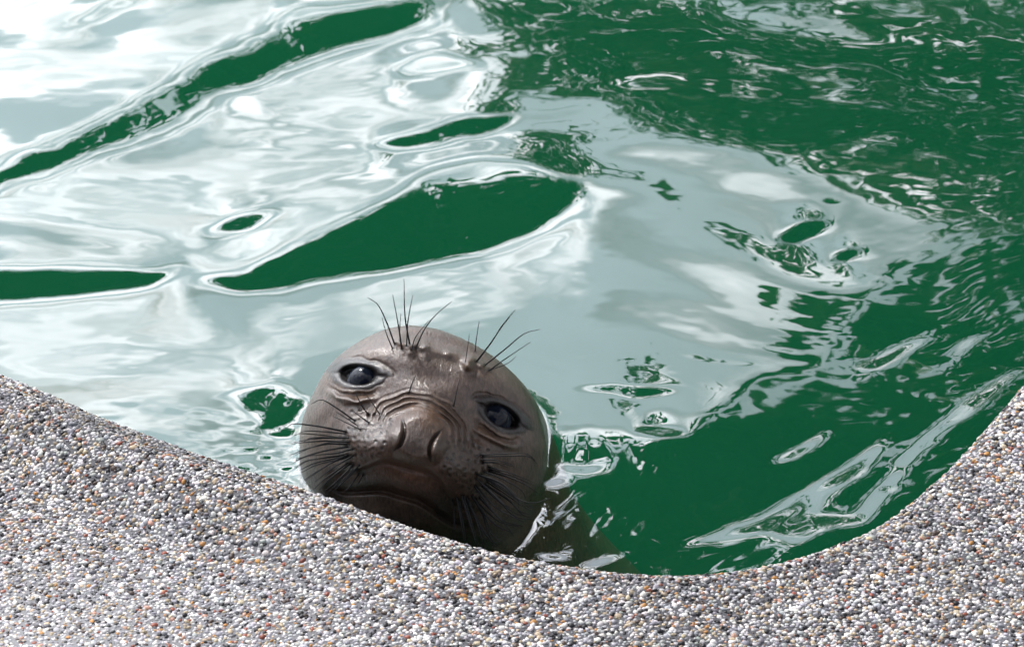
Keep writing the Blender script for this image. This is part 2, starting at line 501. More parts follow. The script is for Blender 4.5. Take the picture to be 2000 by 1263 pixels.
IV, IF = pebble_shape()
NV = len(IV)
size = np.clip(rng.lognormal(math.log(0.00265), 0.25, NP), 0.0016, 0.0048)
asp = rng.uniform(0.52, 0.92, NP); flat = rng.uniform(0.45, 0.75, NP)
yaw = rng.uniform(0, 2 * math.pi, NP)
pn2 = pn + rng.normal(0, 0.16, pn.shape); pn2 /= np.linalg.norm(pn2, axis=1)[:, None]
ref = np.column_stack([np.cos(yaw), np.sin(yaw), np.zeros(NP)])
t1 = ref - (ref * pn2).sum(1)[:, None] * pn2; t1 /= np.linalg.norm(t1, axis=1)[:, None]
t2 = np.cross(pn2, t1)
# worn flush towards the lower left, proud near the rim
worn = np.maximum(sst(0.05, -0.55, pp[:, 0] + 0.1 * fbm(pp[:, 0] * 6, pp[:, 1] * 6, 97, 2)) * sst(-0.10, -0.40, pp[:, 1]), 0.5 * sst(0.35, 0.6, pp[:, 0]) * sst(-0.2, -0.5, pp[:, 1]))
sink = rng.uniform(-0.05, 0.32, NP) + 0.22 * worn
cen = pp - pn * (sink * size * flat)[:, None]
shape = IV[None] * (1 + 0.15 * rng.normal(0, 1, (NP, NV, 1)) * np.where(np.abs(IV[None, :, 2:3]) < 0.75, 1, 0.5))
verts = cen[:, None] + shape[..., 0:1] * (size * 1.12)[:, None, None] * t1[:, None] + shape[..., 1:2] * (size * 1.12 * asp)[:, None, None] * t2[:, None] + shape[..., 2:3] * (size * flat)[:, None, None] * pn2[:, None]
# where the deck is worn the stones are ground flat, level with the cement
lift = ((verts - pp[:, None]) * pn[:, None]).sum(-1)
lim = 0.0004 + 0.005 * (1 - worn)[:, None]
verts = verts - pn[:, None] * np.maximum(lift - lim, 0)[..., None]
pal = np.array([(0.78, 0.76, 0.72), (0.60, 0.60, 0.60), (0.45, 0.455, 0.48), (0.30, 0.30, 0.335), (0.15, 0.15, 0.17), (0.016, 0.016, 0.019),
                (0.52, 0.43, 0.30), (0.36, 0.29, 0.20), (0.50, 0.25, 0.075), (0.50, 0.29, 0.21), (0.27, 0.08, 0.05), (0.075, 0.05, 0.04), (0.40, 0.42, 0.40)])
pr = np.array([0.19, 0.17, 0.14, 0.08, 0.05, 0.115, 0.085, 0.045, 0.025, 0.03, 0.018, 0.045, 0.06]); pr /= pr.sum()
tone = 0.80 * np.array([1.02, 0.985, 0.99]) * pal[rng.choice(len(pal), NP, p=pr)] * rng.uniform(0.8, 1.15, (NP, 1)) * rng.uniform(0.96, 1.04, (NP, 3))
px_, py_, pd_ = to_px(cen)
# grimy patches between pebbles, left band painted dark as shade, brown stain in front
grime_shade = 0.16 * sst(0.05, 0.4, fbm(cen[:, 0] * 4.5 + 3, cen[:, 1] * 4.5, 91, 3)) + 0.42 * np.exp(-(((cen[:, 0] + 0.47) / 0.18) ** 2 + ((cen[:, 1] + 0.02 + 0.42 * (cen[:, 0] + 0.47)) / 0.05) ** 2))
tone = tone * (1 - grime_shade)[:, None] * (1 - 0.5 * wet)[:, None]
st_ = 0.7 * np.exp(-(((cen[:, 0] - 0.33) / 0.07) ** 2 + ((cen[:, 1] + 0.64) / 0.025) ** 2)) * sst(-0.3, 0.3, fbm(cen[:, 0] * 40, cen[:, 1] * 40, 93, 2))
tone = tone * (1 - st_[:, None]) + np.array([0.09, 0.05, 0.025]) * st_[:, None]
view = (CAM - cen); view /= np.linalg.norm(view, axis=1)[:, None]
inframe = (px_ > 8) & (px_ < 1992) & (py_ < 1255) & ((view * pn).sum(1) > 0.15)
big = np.argsort(-(size * np.sqrt(asp) / pd_) * inframe)[:300]
rest = np.setdiff1d(np.arange(NP), big)
fv = (IF[None] + (np.arange(len(rest)) * NV)[:, None, None]).reshape(-1, 3)
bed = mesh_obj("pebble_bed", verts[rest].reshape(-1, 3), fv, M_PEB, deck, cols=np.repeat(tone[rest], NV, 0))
bed["kind"] = "stuff"
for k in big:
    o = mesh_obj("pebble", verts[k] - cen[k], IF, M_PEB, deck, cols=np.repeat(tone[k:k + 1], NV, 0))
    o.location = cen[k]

# ------------------------------------------------------------------ seal
OX, OY, TH = 822.0, 835.0, R(16.0)
HC = (828.0, 850.0)
outline_px = [(800, 635), (751, 643), (702, 667), (658, 697), (633, 726), (614, 768), (596, 800), (588, 836), (584, 874), (587, 915), (600, 955), (625, 1000), (665, 1040), (720, 1072),
              (790, 1090), (860, 1092), (930, 1078), (990, 1045), (1035, 1000), (1062, 950), (1070, 905), (1067, 870), (1062, 840), (1050, 800), (1026, 756), (992, 721), (948, 687), (903, 662), (854, 643)]
oo = np.array(outline_px) - np.array(HC)
oph = np.arctan2(oo[:, 1], oo[:, 0]); orr = np.hypot(oo[:, 0], oo[:, 1])
srt = np.argsort(oph); oph, orr = oph[srt], orr[srt]
_fine = np.linspace(-math.pi, math.pi, 721)
_rf = np.interp(_fine, np.concatenate([oph - 2 * math.pi, oph, oph + 2 * math.pi]), np.tile(orr, 3))
_k = np.exp(-0.5 * (np.arange(-24, 25) / 9.0) ** 2); _k /= _k.sum()
_rf = np.convolve(np.concatenate([_rf[:-1], _rf[:-1], _rf[:-1]]), _k, 'same')[720:1441]


def Rout(ph):
    return np.interp((ph + math.pi) % (2 * math.pi) - math.pi, _fine, _rf)


def face_xy(px, py):
    dx_, dy_ = px - OX, py - OY
    return dx_ * math.cos(TH) + dy_ * math.sin(TH), dx_ * math.sin(TH) - dy_ * math.cos(TH)


def face_px(fx, fy):
    return OX + fx * math.cos(TH) + fy * math.sin(TH), OY + fx * math.sin(TH) - fy * math.cos(TH)


W_LIST = [  # every whisker as photo pixels from root to tip, and its thickness
    ([(676, 843), (631, 834), (587, 829), (574, 834)], 1.5), ([(676, 847), (636, 843), (607, 842), (593, 846)], 1.0), ([(682, 855), (636, 854), (615, 855), (604, 860)], 1.0),
    ([(672, 862), (636, 861), (607, 863), (581, 866)], 1.4), ([(678, 867), (642, 867), (607, 875), (577, 887)], 1.4), ([(680, 872), (639, 879), (607, 888), (588, 896)], 1.2),
    ([(690, 876), (658, 884), (623, 887), (590, 893)], 1.2), ([(672, 888), (636, 893), (607, 899), (588, 912)], 1.1), ([(674, 891), (623, 902), (595, 915)], 1.2),
    ([(680, 890), (647, 904), (604, 931)], 1.5), ([(689, 890), (655, 910), (623, 935)], 1.4), ([(684, 905), (649, 931), (630, 951)], 1.3), ([(690, 908), (661, 936), (638, 955)], 1.4),
    ([(697, 915), (671, 940), (655, 956)], 1.2), ([(702, 924), (688, 943), (677, 956)], 1.0), ([(710, 925), (704, 936), (698, 947)], 0.8),
    ([(694, 822), (658, 797), (635, 785), (617, 792)], 1.1), ([(722, 826), (705, 814), (691, 803)], 1.0), ([(720, 811), (705, 788), (696, 767)], 0.9),
    ([(742, 809), (731, 792), (719, 776)], 0.8), ([(799, 767), (804, 751), (811, 736)], 0.8), ([(705, 839), (678, 826), (656, 815)], 0.8), ([(700, 832), (676, 816), (660, 806)], 0.7),
    ([(886, 793), (890, 774), (896, 746)], 0.8),
    ([(942, 891), (987, 890), (1022, 891), (1038, 904)], 1.1), ([(940, 898), (966, 898), (995, 906)], 0.9), ([(942, 903), (966, 904), (987, 912)], 0.8),
    ([(956, 916), (991, 926), (1034, 944)], 1.4), ([(956, 920), (995, 932), (1022, 945), (1040, 958)], 1.4), ([(944, 920), (979, 934), (1008, 951), (1018, 967)], 1.2),
    ([(940, 928), (979, 949), (1004, 969), (1030, 976), (1061, 968)], 1.5), ([(931, 926), (973, 943), (1001, 969), (1004, 984)], 1.1), ([(948, 946), (987, 971), (1008, 992), (1024, 998)], 1.4),
    ([(942, 949), (973, 977), (999, 1002), (1028, 1007)], 1.3), ([(931, 949), (962, 984), (991, 1001), (1012, 1011)], 1.2), ([(936, 971), (962, 998), (983, 1014), (1012, 1021)], 1.3),
    ([(927, 949), (958, 992), (979, 1013), (995, 1036)], 1.2), ([(921, 967), (948, 1004), (971, 1023), (995, 1033)], 1.4), ([(927, 975), (942, 1004), (954, 1041), (969, 1057)], 1.4),
    ([(913, 973), (929, 1008), (948, 1039), (962, 1058)], 1.3), ([(911, 971), (929, 1014), (941, 1058)], 1.4), ([(901, 967), (915, 1012), (929, 1060)], 1.5),
    ([(896, 976), (903, 1014), (909, 1052)], 1.3), ([(884, 975), (887, 1008), (886, 1043)], 1.0), ([(950, 935), (985, 958), (1010, 975), (1032, 985)], 1.2), ([(938, 940), (968, 968), (990, 990), (1010, 1000)], 1.2),
    ([(771, 673), (755, 629), (738, 595), (718, 581)], 1.3), ([(767, 681), (755, 652), (746, 620)], 0.9), ([(785, 683), (778, 635), (767, 576)], 1.4), ([(800, 671), (791, 616), (789, 545)], 1.4),
    ([(794, 676), (797, 626), (806, 577)], 1.1), ([(812, 680), (829, 643), (852, 614), (882, 589)], 1.2), ([(804, 684), (812, 658), (837, 626)], 0.8), ([(781, 668), (781, 640), (783, 612)], 0.6),
    ([(932, 705), (962, 665), (981, 635), (1006, 605)], 1.3), ([(930, 706), (955, 674), (979, 640), (996, 618)], 1.1), ([(947, 713), (985, 683), (1023, 652), (1055, 643)], 1.2),
    ([(955, 724), (985, 702), (1036, 668)], 1.1), ([(928, 686), (931, 658), (936, 627)], 0.8), ([(909, 707), (914, 673), (917, 652)], 0.6), ([(958, 722), (990, 710), (1008, 696)], 0.7),
]
_x = np.random.default_rng(21)
for w in [w for w in W_LIST if w[0][0][1] > 885 and w[0][0][0] > 880 or (w[0][0][0] < 700 and w[0][0][1] > 840)]:   # the fans on the pads are dense
    for rep_ in range(int(_x.random() < 0.75)):
        j_ = _x.normal(0, 4.5, 2); k_ = _x.normal(0, 6, 2)
        n_ = len(w[0]); W_LIST.append(([(p_[0] + j_[0] + k_[0] * q_ / n_, p_[1] + j_[1] + k_[1] * q_ / n_) for q_, p_ in enumerate(w[0])], w[1] * 0.8))
foll = [face_xy(*np.array(w[0][0], float)) for w in W_LIST]
frng = np.random.default_rng(5)
for sgn in (-1, 1):
    for r_ in range(6):
        for c_ in range(6):
            foll.append((sgn * (62 + 15 * c_ + frng.normal(0, 2)), -8 - 15 * r_ - 5 * c_ * (0.2 + 0.12 * r_) + 9 + frng.normal(0, 2.2)))
knobs = [(frng.normal(s_ * 60, 27), 147 + frng.normal(0, 8), frng.uniform(4.0, 7), frng.uniform(3.5, 9)) for s_ in (-1, 1) for _ in range(18)]


def eye_e(fx, fy, sgn):
    ex = (fx * sgn - 147.0); ey = fy - 66.0
    t = R(-12)
    x_ = ex * math.cos(t) + ey * math.sin(t); y_ = -ex * math.sin(t) + ey * math.cos(t)
    return x_, y_, np.sqrt((x_ / 35.0) ** 2 + (y_ / np.where(y_ > 0, 16.5, 19.0)) ** 2)


def base_w(px, py):
    r = np.hypot(px - HC[0], py - HC[1]); rho = np.minimum(r / Rout(np.arctan2(py - HC[1], px - HC[0])), 1.0)
    return 190.0 * (1 - rho ** 2.35) ** 0.56, rho


def face_w(px, py, fine=True):
    """how far (px) the face stands towards the camera; also tone weights"""
    w, rho = base_w(px, py)
    fx, fy = face_xy(px, py)
    X = np.abs(fx); y = fy

    def G(x0, y0, sx, sy):
        return np.exp(-0.5 * ((X - x0) / sx) ** 2 - 0.5 * ((y - y0) / sy) ** 2)
    d = 74 * G(0, -52, 84, 62) + 6 * G(0, -2, 36, 34) + 46 * G(84, -64, 38, 30) + 15 * G(0, 62, 40, 42)
    d += -8 * G(0, 122, 32, 26) + 13 * G(92, 124, 58, 18) - 17 * G(103, 18, 28, 32) + 9 * G(152, 8, 36, 18) - 7 * G(147, 66, 52, 36)
    d += 14 * G(56, -26, 15, 27)
    d += -9 * G(0, 100, 26, 9) - 26 * sst(156, 182, y) * sst(160, 90, X) + 9 * np.exp(-((y - 152) / 9) ** 2) * sst(120, 80, X)
    # the nose stands out as a soft pillow over the mouth
    ne = np.sqrt((X / np.where(y > -20, 60.0 - 0.22 * (y + 20), 60.0)) ** 2 + ((y + 20) / np.where(y > -20, 62.0, 56.0)) ** 2)
    d += 32 * sst(1.14, 0.6, ne)
    # lips
    yl = -75 - 46 * sst(34, 122, X); y2 = -137 - 24 * sst(26, 120, X)
    lip = sst(158, 112, X)
    d += lip * (-36 * sst(-2, 12, yl - y) + 16 * sst(0, 60, y2 - y))
    d += lip * (15 * np.exp(-((y - (yl + y2) / 2) / 24) ** 2) - 13 * np.exp(-((y - yl + 4) / 5.5) ** 2) - 18 * np.exp(-((y - y2) / 7.5) ** 2))
    d += 15 * G(0, -186, 62, 28) + 4 * G(0, -105, 7, 30)
    if fine:
        xs = 28 + 10 * ((y + 28) / 32) ** 2
        win = sst(-62, -44, y) * sst(12, -6, y)
        slit = np.exp(-((X - xs) / (2.0 + 1.6 * win)) ** 2) * win
        d += -12 * slit + 4 * np.exp(-((X - xs - 9) / 6) ** 2) * win
        rr = np.sqrt((X / 1.18) ** 2 + (y + 18) ** 2) + 3.0 * vnoise(fx / 22, fy / 22, 71)
        wr = sst(50, 58, rr) * sst(100, 80, rr) * sst(-30, 5, y) * (0.55 + 0.45 * sst(15, 40, X))
        d += 3.4 * wr * np.sin(2 * math.pi * rr / 10.5)
        # creases that fan from the nose to the whisker pads
        d += 0.8 * sst(60, 75, X) * sst(135, 115, X) * sst(15, -5, y) * sst(-100, -80, y) * np.sin((y + 0.28 * X) / 2.4 + 1.5 * vnoise(fx / 15, fy / 15, 73))
        eye_t = 0
        for sgn in (-1, 1):
            x_, y_, e_ = eye_e(fx, fy, sgn)
            d += -26 * sst(1.22, 0.62, e_) + 1.8 * np.exp(-((e_ - 1.32) / 0.25) ** 2)
            up = sst(-4, 8, y_)
            e_n = e_ + 0.22 * vnoise(fx / 17, fy / 17, 83)
            d += up * (5 * np.exp(-((e_ - 1.45) / 0.3) ** 2) - 4 * np.exp(-((e_n - 1.95) / 0.14) ** 2))
            lo = sst(3, -8, y_)
            d += lo * (-11 * np.exp(-((e_n - 2.15) / 0.2) ** 2) + 13 * np.exp(-((e_n - 2.65) / 0.3) ** 2)) * sst(60, 20, np.abs(x_ - 8))
            d += -2 * lo * np.exp(-((e_n - 1.6) / 0.12) ** 2)
            d += -5 * np.exp(-((np.abs(x_) - 44) / 8) ** 2 - (y_ / 3.0) ** 2)
        for (kx, ky, ks, ka) in knobs:
            d += ka * np.exp(-0.5 * (((fx - kx) ** 2 + (fy - ky) ** 2) / ks ** 2))
        for (kx, ky) in foll:
            q2 = (fx - kx) ** 2 + (fy - ky) ** 2
            near = q2 < 400
            if near.any():
                q_ = np.sqrt(q2)
                d += np.where(near, -2.4 * np.exp(-0.5 * (q_ / 2.2) ** 2) + 0.9 * np.exp(-((q_ - 5.0) / 3.0) ** 2), 0)
        d += 1.3 * fbm(fx / 26, fy / 26, 75, 3) + 0.5 * fbm(fx / 7, fy / 7, 77, 2)
        # slight neck folds on the cheeks
        d += 1.2 * sst(150, 190, X) * np.sin(y / 9.0 + 0.05 * X + 2 * vnoise(fx / 40, fy / 40, 79))
    return w + d * (1 - sst(0.86, 1.0, rho)), rho


def seal_tone(px, py, under):
    fx, fy = face_xy(px, py)
    X = np.abs(fx)

    def G(x0, y0, sx, sy):
        return np.exp(-0.5 * ((X - x0) / sx) ** 2 - 0.5 * ((fy - y0) / sy) ** 2)
    col = np.tile(np.array([0.155, 0.132, 0.118]), px.shape + (1,))

    def blend(c_, f_):
        nonlocal col
        f_ = np.clip(f_, 0, 1)[..., None]
        col = col * (1 - f_) + np.array(c_) * f_
    blend((0.175, 0.125, 0.092), 0.8 * np.exp(-((fx + 0) / 120.0) ** 2 - ((fy + 20) / 85.0) ** 2))
    blend((0.25, 0.165, 0.10), 0.65 * G(0, 22, 34, 18))
    blend((0.07, 0.056, 0.05), 0.85 * G(0, -34, 32, 34))
    blend((0.085, 0.064, 0.054), 0.85 * G(88, -52, 46, 44))
    blend((0.27, 0.165, 0.135), 0.75 * G(0, -108, 60, 20))
    blend((0.125, 0.105, 0.09), 0.85 * sst(-120, -160, fy))  # chin and jaw darkened: backlit shade below the muzzle put into the colour
    blend((0.22, 0.18, 0.145), 0.5 * G(150, 32, 44, 14) + 0.45 * G(70, 147, 34, 10) + 0.4 * G(120, 110, 40, 14))
    blend((0.145, 0.132, 0.145), 0.5 * G(0, 100, 90, 26))
    for sgn in (-1, 1):
        x_, y_, e_ = eye_e(fx, fy, sgn)
        blend((0.035, 0.036, 0.045), 0.92 * sst(2.3, 1.5, e_) * np.where(y_ > 0, 1.0, sst(1.8, 1.35, e_)))
        blend((0.012, 0.012, 0.014), sst(1.2, 1.0, e_))
    xs = 28 + 10 * ((fy + 28) / 32) ** 2
    blend((0.02, 0.016, 0.014), 0.9 * np.exp(-((X - xs) / 2.6) ** 2) * sst(-62, -50, fy) * sst(12, 2, fy))
    for (kx, ky) in foll:
        q2 = (fx - kx) ** 2 + (fy - ky) ** 2
        blend((0.03, 0.024, 0.02), 0.9 * np.exp(-0.5 * q2 / 2.6 ** 2))
    col = col * np.array([0.44, 0.33, 0.262])
    mot = 1 + 0.22 * fbm(fx / 45, fy / 45, 81, 4)
    return col * mot[..., None]


NPHI, NRHO = 440, 230
phi = np.linspace(-math.pi, math.pi, NPHI, endpoint=False)
rho = np.sin(np.linspace(0.0, 1, NRHO) * math.pi / 2) ** 1.0
rho[0] = 0.002
PHI, RHO = np.meshgrid(phi, rho, indexing='ij')
FPXm = HC[0] + RHO * Rout(PHI) * np.cos(PHI); FPYm = HC[1] + RHO * Rout(PHI) * np.sin(PHI)
FW, _ = face_w(FPXm, FPYm)
face_v = P(FPXm, FPYm, FW)                       # (NPHI, NRHO, 3)
face_c = seal_tone(FPXm, FPYm, None)
# trunk: rings run back from the head, bend down and hang in the water
ring0 = face_v[:, -1]
c0 = P(np.array(HC[0]), np.array(HC[1]), np.array(0.0))
off0 = ring0 - c0
a0 = off0 @ XV; b0 = off0 @ UV
spine = []
pos = c0.copy(); beta = 0.0
steps = []
NB1 = 30
for k in range(1, NB1 + 1):
    beta = R(58) * k / NB1
    step = R(58) / NB1 * 0.165
    ang = DEP + beta
    n_ = np.array([0.16 * k / NB1, math.cos(ang), -math.sin(ang)])
    pos = pos + n_ * step
    steps.append((pos.copy(), ang, 1.0 + 0.10 * sst(0, NB1, k), k / NB1 * 0.6))
NB2 = 46
for k in range(1, NB2 + 1):
    t = k / NB2
    pos = pos + np.array([0.0085 * (1 - t), -0.0022 * (1 - t), -1.0]) * 0.019
    pos = pos + np.array([0.0078 * (1 - t) ** 1.5, 0, 0])
    prof = 1.10 + 0.60 * sst(0.0, 0.38, t) - 1.38 * sst(0.45, 1.0, t)
    steps.append((pos.copy(), math.pi / 2, prof, 0.6 + 0.4 * sst(0, 0.3, t)))
R0 = float(np.mean(np.hypot(a0, b0)))
rings = [face_v]
body = []
for (pc, ang, sc, el) in steps:
    e2 = np.array([0, math.sin(ang), math.cos(ang)])
    aa = a0 * (1 - el) + el * R0 * 1.08 * np.cos(-PHI[:, 0]); bb_ = b0 * (1 - el) + el * R0 * 0.95 * np.sin(-PHI[:, 0])
    body.append(pc + (aa * sc)[:, None] * XV + (bb_ * sc)[:, None] * e2)
body = np.stack(body, 1)
tail = steps[-1][0]
# close the tail with a spread pair of hind flippers in outline
nf_ = 14
tailrings = []
for k in range(1, nf_ + 1):
    t = k / nf_
    wdt = 0.05 + 0.12 * sst(0.1, 0.75, t) * (1 - 0.55 * sst(0.85, 1.0, t)); th_ = 0.05 * (1 - t) ** 0.7 + 0.008
    tailrings.append(tail + np.array([0, 0, -0.02 * k])[None] * 0.55 + np.column_stack([wdt * np.cos(-phi), th_ * np.sin(-phi), 0.06 * t * np.abs(np.cos(phi)) ** 2]) * np.array([1, 1, -1]))
tailrings = np.stack(tailrings, 1)
allv = np.concatenate([face_v, body, tailrings], 1)
ncol = allv.shape[1]
bc = np.tile(np.array([0.092, 0.053, 0.033]), (NPHI, ncol - NRHO, 1))
edge = face_c[:, -1:, :]
blend_t = sst(0, 14, np.arange(ncol - NRHO))[None, :, None]
bc = edge * (1 - blend_t) + bc * blend_t
allc = np.concatenate([face_c, bc], 1)
SV = allv.reshape(-1, 3); SF = grid_faces(NPHI, ncol, True)
base = np.array([c0[0], c0[1], 0.0])
# caps
tipi = len(SV); SV = np.vstack([SV, face_v[:, 0].mean(0)[None], tailrings[:, -1].mean(0)[None]])
SC = np.vstack([allc.reshape(-1, 3), face_c[:, 0].mean(0)[None], bc[:, -1].mean(0)[None]])
ia = np.arange(NPHI); ib = (ia + 1) % NPHI
seal = mesh_obj("seal", SV - base, SF, M_SEAL, cols=SC)
bms = bmesh.new(); bms.from_mesh(seal.data); bms.verts.ensure_lookup_table()
for i in range(NPHI):
    j = (i + 1) % NPHI
    bms.faces.new((bms.verts[tipi], bms.verts[i * ncol], bms.verts[j * ncol]))
    bms.faces.new((bms.verts[tipi + 1], bms.verts[j * ncol + ncol - 1], bms.verts[i * ncol + ncol - 1]))
bmesh.ops.recalc_face_normals(bms, faces=bms.faces[:])
for f_ in bms.faces: f_.smooth = True
bms.to_mesh(seal.data); bms.free()
seal.location = base
tag(seal, "young brown grey seal with long whiskers peering over the pebbled pool rim", "seal")

# ------------------------------------------------------------------ water surface
def poly_mask(px, py, pts, soft):
    """smooth 0..1 mask of a polygon; soft = blur in px"""
    pts = np.array(pts, float)
    inside = np.zeros(px.shape, bool); dist = np.full(px.shape, 1e9)
    m = len(pts)
    for i in range(m):
        x1, y1 = pts[i]; x2, y2 = pts[(i + 1) % m]
        cond = ((y1 > py) != (y2 > py)) & (px < (x2 - x1) * (py - y1) / (y2 - y1 + 1e-9) + x1)
        inside ^= cond
        ex, ey = x2 - x1, y2 - y1
        t = np.clip(((px - x1) * ex + (py - y1) * ey) / (ex * ex + ey * ey + 1e-9), 0, 1)
        dist = np.minimum(dist, np.hypot(px - x1 - t * ex, py - y1 - t * ey))
    sd = np.where(inside, dist, -dist)
    return sst(-soft, soft, sd)


def gblur(a, sx, sy):
    for ax, s in ((0, sx), (1, sy)):
        if s <= 0: continue
        r = int(3 * s) + 1
        k = np.exp(-0.5 * (np.arange(-r, r + 1) / s) ** 2); k /= k.sum()
        pad = [(0, 0), (0, 0)]; pad[ax] = (r, r)
        b = np.pad(a, pad, mode='edge')
        out = np.zeros_like(a)
        for i, w in enumerate(k):
            out += w * (b[i:i + a.shape[0]] if ax == 0 else b[:, i:i + a.shape[1]])
        a = out
    return a


H = 0.0036
ux = np.arange(-0.90, 0.90, H); uy = np.arange(-0.60, 1.45, H)
UX, UY = np.meshgrid(ux, uy, indexing='ij')
wpx, wpy, _ = to_px(np.stack([UX, UY, 0 * UX], -1).reshape(-1, 3))
wpx = wpx.reshape(UX.shape); wpy = wpy.reshape(UX.shape)
# slopes facing the camera (they mirror the canopy overhead) traced as wave faces
wob = 15 * fbm(wpx / 60, wpy / 34, 61, 4)
mx_, my_ = wpx + wob, wpy + 9 * fbm(wpx / 50 + 9, wpy / 30, 67, 4)
faces_up = [
    (0.168, 20, [(-120, 400), (0, 335), (120, 280), (250, 215), (340, 160), (430, 115), (540, 80), (545, 40), (640, 34), (760, 15), (900, -20), (860, 50), (700, 90), (560, 130), (430, 180), (330, 250), (200, 290), (60, 345), (-120, 410)]),
    (0.16, 13, [(770, 130), (800, 110), (870, 105), (925, 135), (860, 150), (785, 150)]),
    (0.20, 8, [(735, 290), (800, 262), (900, 240), (1000, 238), (970, 262), (880, 282), (770, 297)]),
    (0.152, 20, [(395, 545), (480, 533), (550, 490), (650, 450), (760, 400), (850, 332), (930, 318), (1040, 335), (1130, 368), (1100, 420), (1000, 468), (880, 482), (760, 510), (640, 527), (540, 555), (470, 562)]),
    (0.155, 15, [(-120, 525), (0, 527), (100, 525), (290, 530), (350, 520), (290, 553), (150, 572), (0, 585), (-120, 590)]),
    (0.135, 10, [(425, 457), (450, 428), (540, 413), (510, 440), (440, 457)]),
    (0.12, 10, [(455, 760), (540, 745), (620, 790), (610, 840), (545, 850), (510, 820)]),
    (0.15, 8, [(160, 42), (215, 8), (300, -10), (240, 20), (190, 42)]),
    (0.16, 7, [(1540, 475), (1560, 447), (1600, 445), (1600, 465), (1560, 487)]),
    (0.16, 6, [(1625, 515), (1640, 498), (1670, 500), (1650, 520)]),
    (0.10, 6, [(1130, 765), (1200, 757), (1320, 772), (1240, 785)]),
    (0.05, 34, [(1075, 860), (1260, 850), (1420, 830), (1400, 1160), (1000, 1160), (1030, 1000)]),
    (0.022, 22, [(1040, 850), (1100, 842), (1200, 836), (1230, 800), (1340, 812), (1440, 782), (1480, 738), (1560, 752), (1640, 690), (1690, 600), (1760, 520), (1900, 470), (2150, 430), (2250, 900), (1900, 1300), (1000, 1300)]),
]
faces_sky = [   # slopes leaning away: sky inside the dark corner, bank trees further out
    (0.055, 60, [(1100, 90), (1500, 60), (2100, 60), (2100, 430), (1700, 390), (1450, 300), (1250, 250)]),
    (0.035, 40, [(1150, 100), (1780, 100), (1780, 225), (1200, 215)]),
    (0.115, 10, [(1340, 1062), (1420, 1035), (1490, 1010), (1540, 965), (1640, 920), (1722, 860), (1690, 925), (1610, 965), (1600, 1005), (1650, 1010), (1580, 1060), (1540, 1080), (1510, 1040), (1420, 1050)]),
    (0.20, 6, [(1245, 850), (1290, 838), (1330, 855), (1290, 873)]),
    (0.17, 6, [(1510, 905), (1560, 875), (1615, 845), (1560, 895)]),
    (0.14, 6, [(1085, 910), (1140, 918), (1180, 912), (1150, 930), (1110, 925)]),
    (0.10, 7, [(1680, 720), (1760, 675), (1820, 655), (1750, 705), (1700, 730)]),
    (0.075, 5, [(1740, 910), (1800, 850), (1880, 790), (1990, 720), (1960, 760), (1850, 840), (1770, 910)]),
    (0.10, 5, [(1650, 1030), (1700, 960), (1760, 910), (1740, 960), (1690, 1030)]),
    (0.10, 4, [(1850, 720), (1880, 670), (1905, 655), (1890, 690)]),
    (0.14, 6, [(1000, 1062), (1030, 985), (1052, 1000), (1040, 1040), (1022, 1075)]),
    (0.15, 5, [(1040, 945), (1090, 935), (1100, 945), (1050, 958)]),
    (0.15, 5, [(1040, 1075), (1110, 1080), (1110, 1092), (1050, 1086)]),
    (0.15, 5, [(1130, 1105), (1170, 1082), (1220, 1078), (1180, 1098)]),
]
T = np.zeros_like(UX)
for a, s, pts in faces_up:
    T += a * poly_mask(mx_, my_, pts, s)
for a, s, pts in faces_sky:
    T -= a * poly_mask(wpx + 0.5 * wob, wpy, pts, s)
T = gblur(T, 1.2, 1.2)
Tm = 1.5 * (T - 0.8 * gblur(T, 60, 130))
fade = sst(-0.9, -0.8, UX) * sst(0.9, 0.8, UX) * sst(-0.6, -0.5, UY) * sst(1.45, 1.3, UY)
# the smoothest surface whose fore-and-aft slope follows those wave faces
Tm = Tm * fade
kx_ = 2 * math.pi * np.fft.fftfreq(2 * Tm.shape[0], H)[:, None]; ky_ = 2 * math.pi * np.fft.fftfreq(2 * Tm.shape[1], H)[None, :]
Th = np.fft.fft2(Tm, (2 * Tm.shape[0], 2 * Tm.shape[1]))
hT = np.real(np.fft.ifft2(-1j * ky_ * Th / (ky_ ** 2 + 0.22 * kx_ ** 2 + 4.0)))[:Tm.shape[0], :Tm.shape[1]]
hT = gblur(hT, 1.5, 0.8) * fade


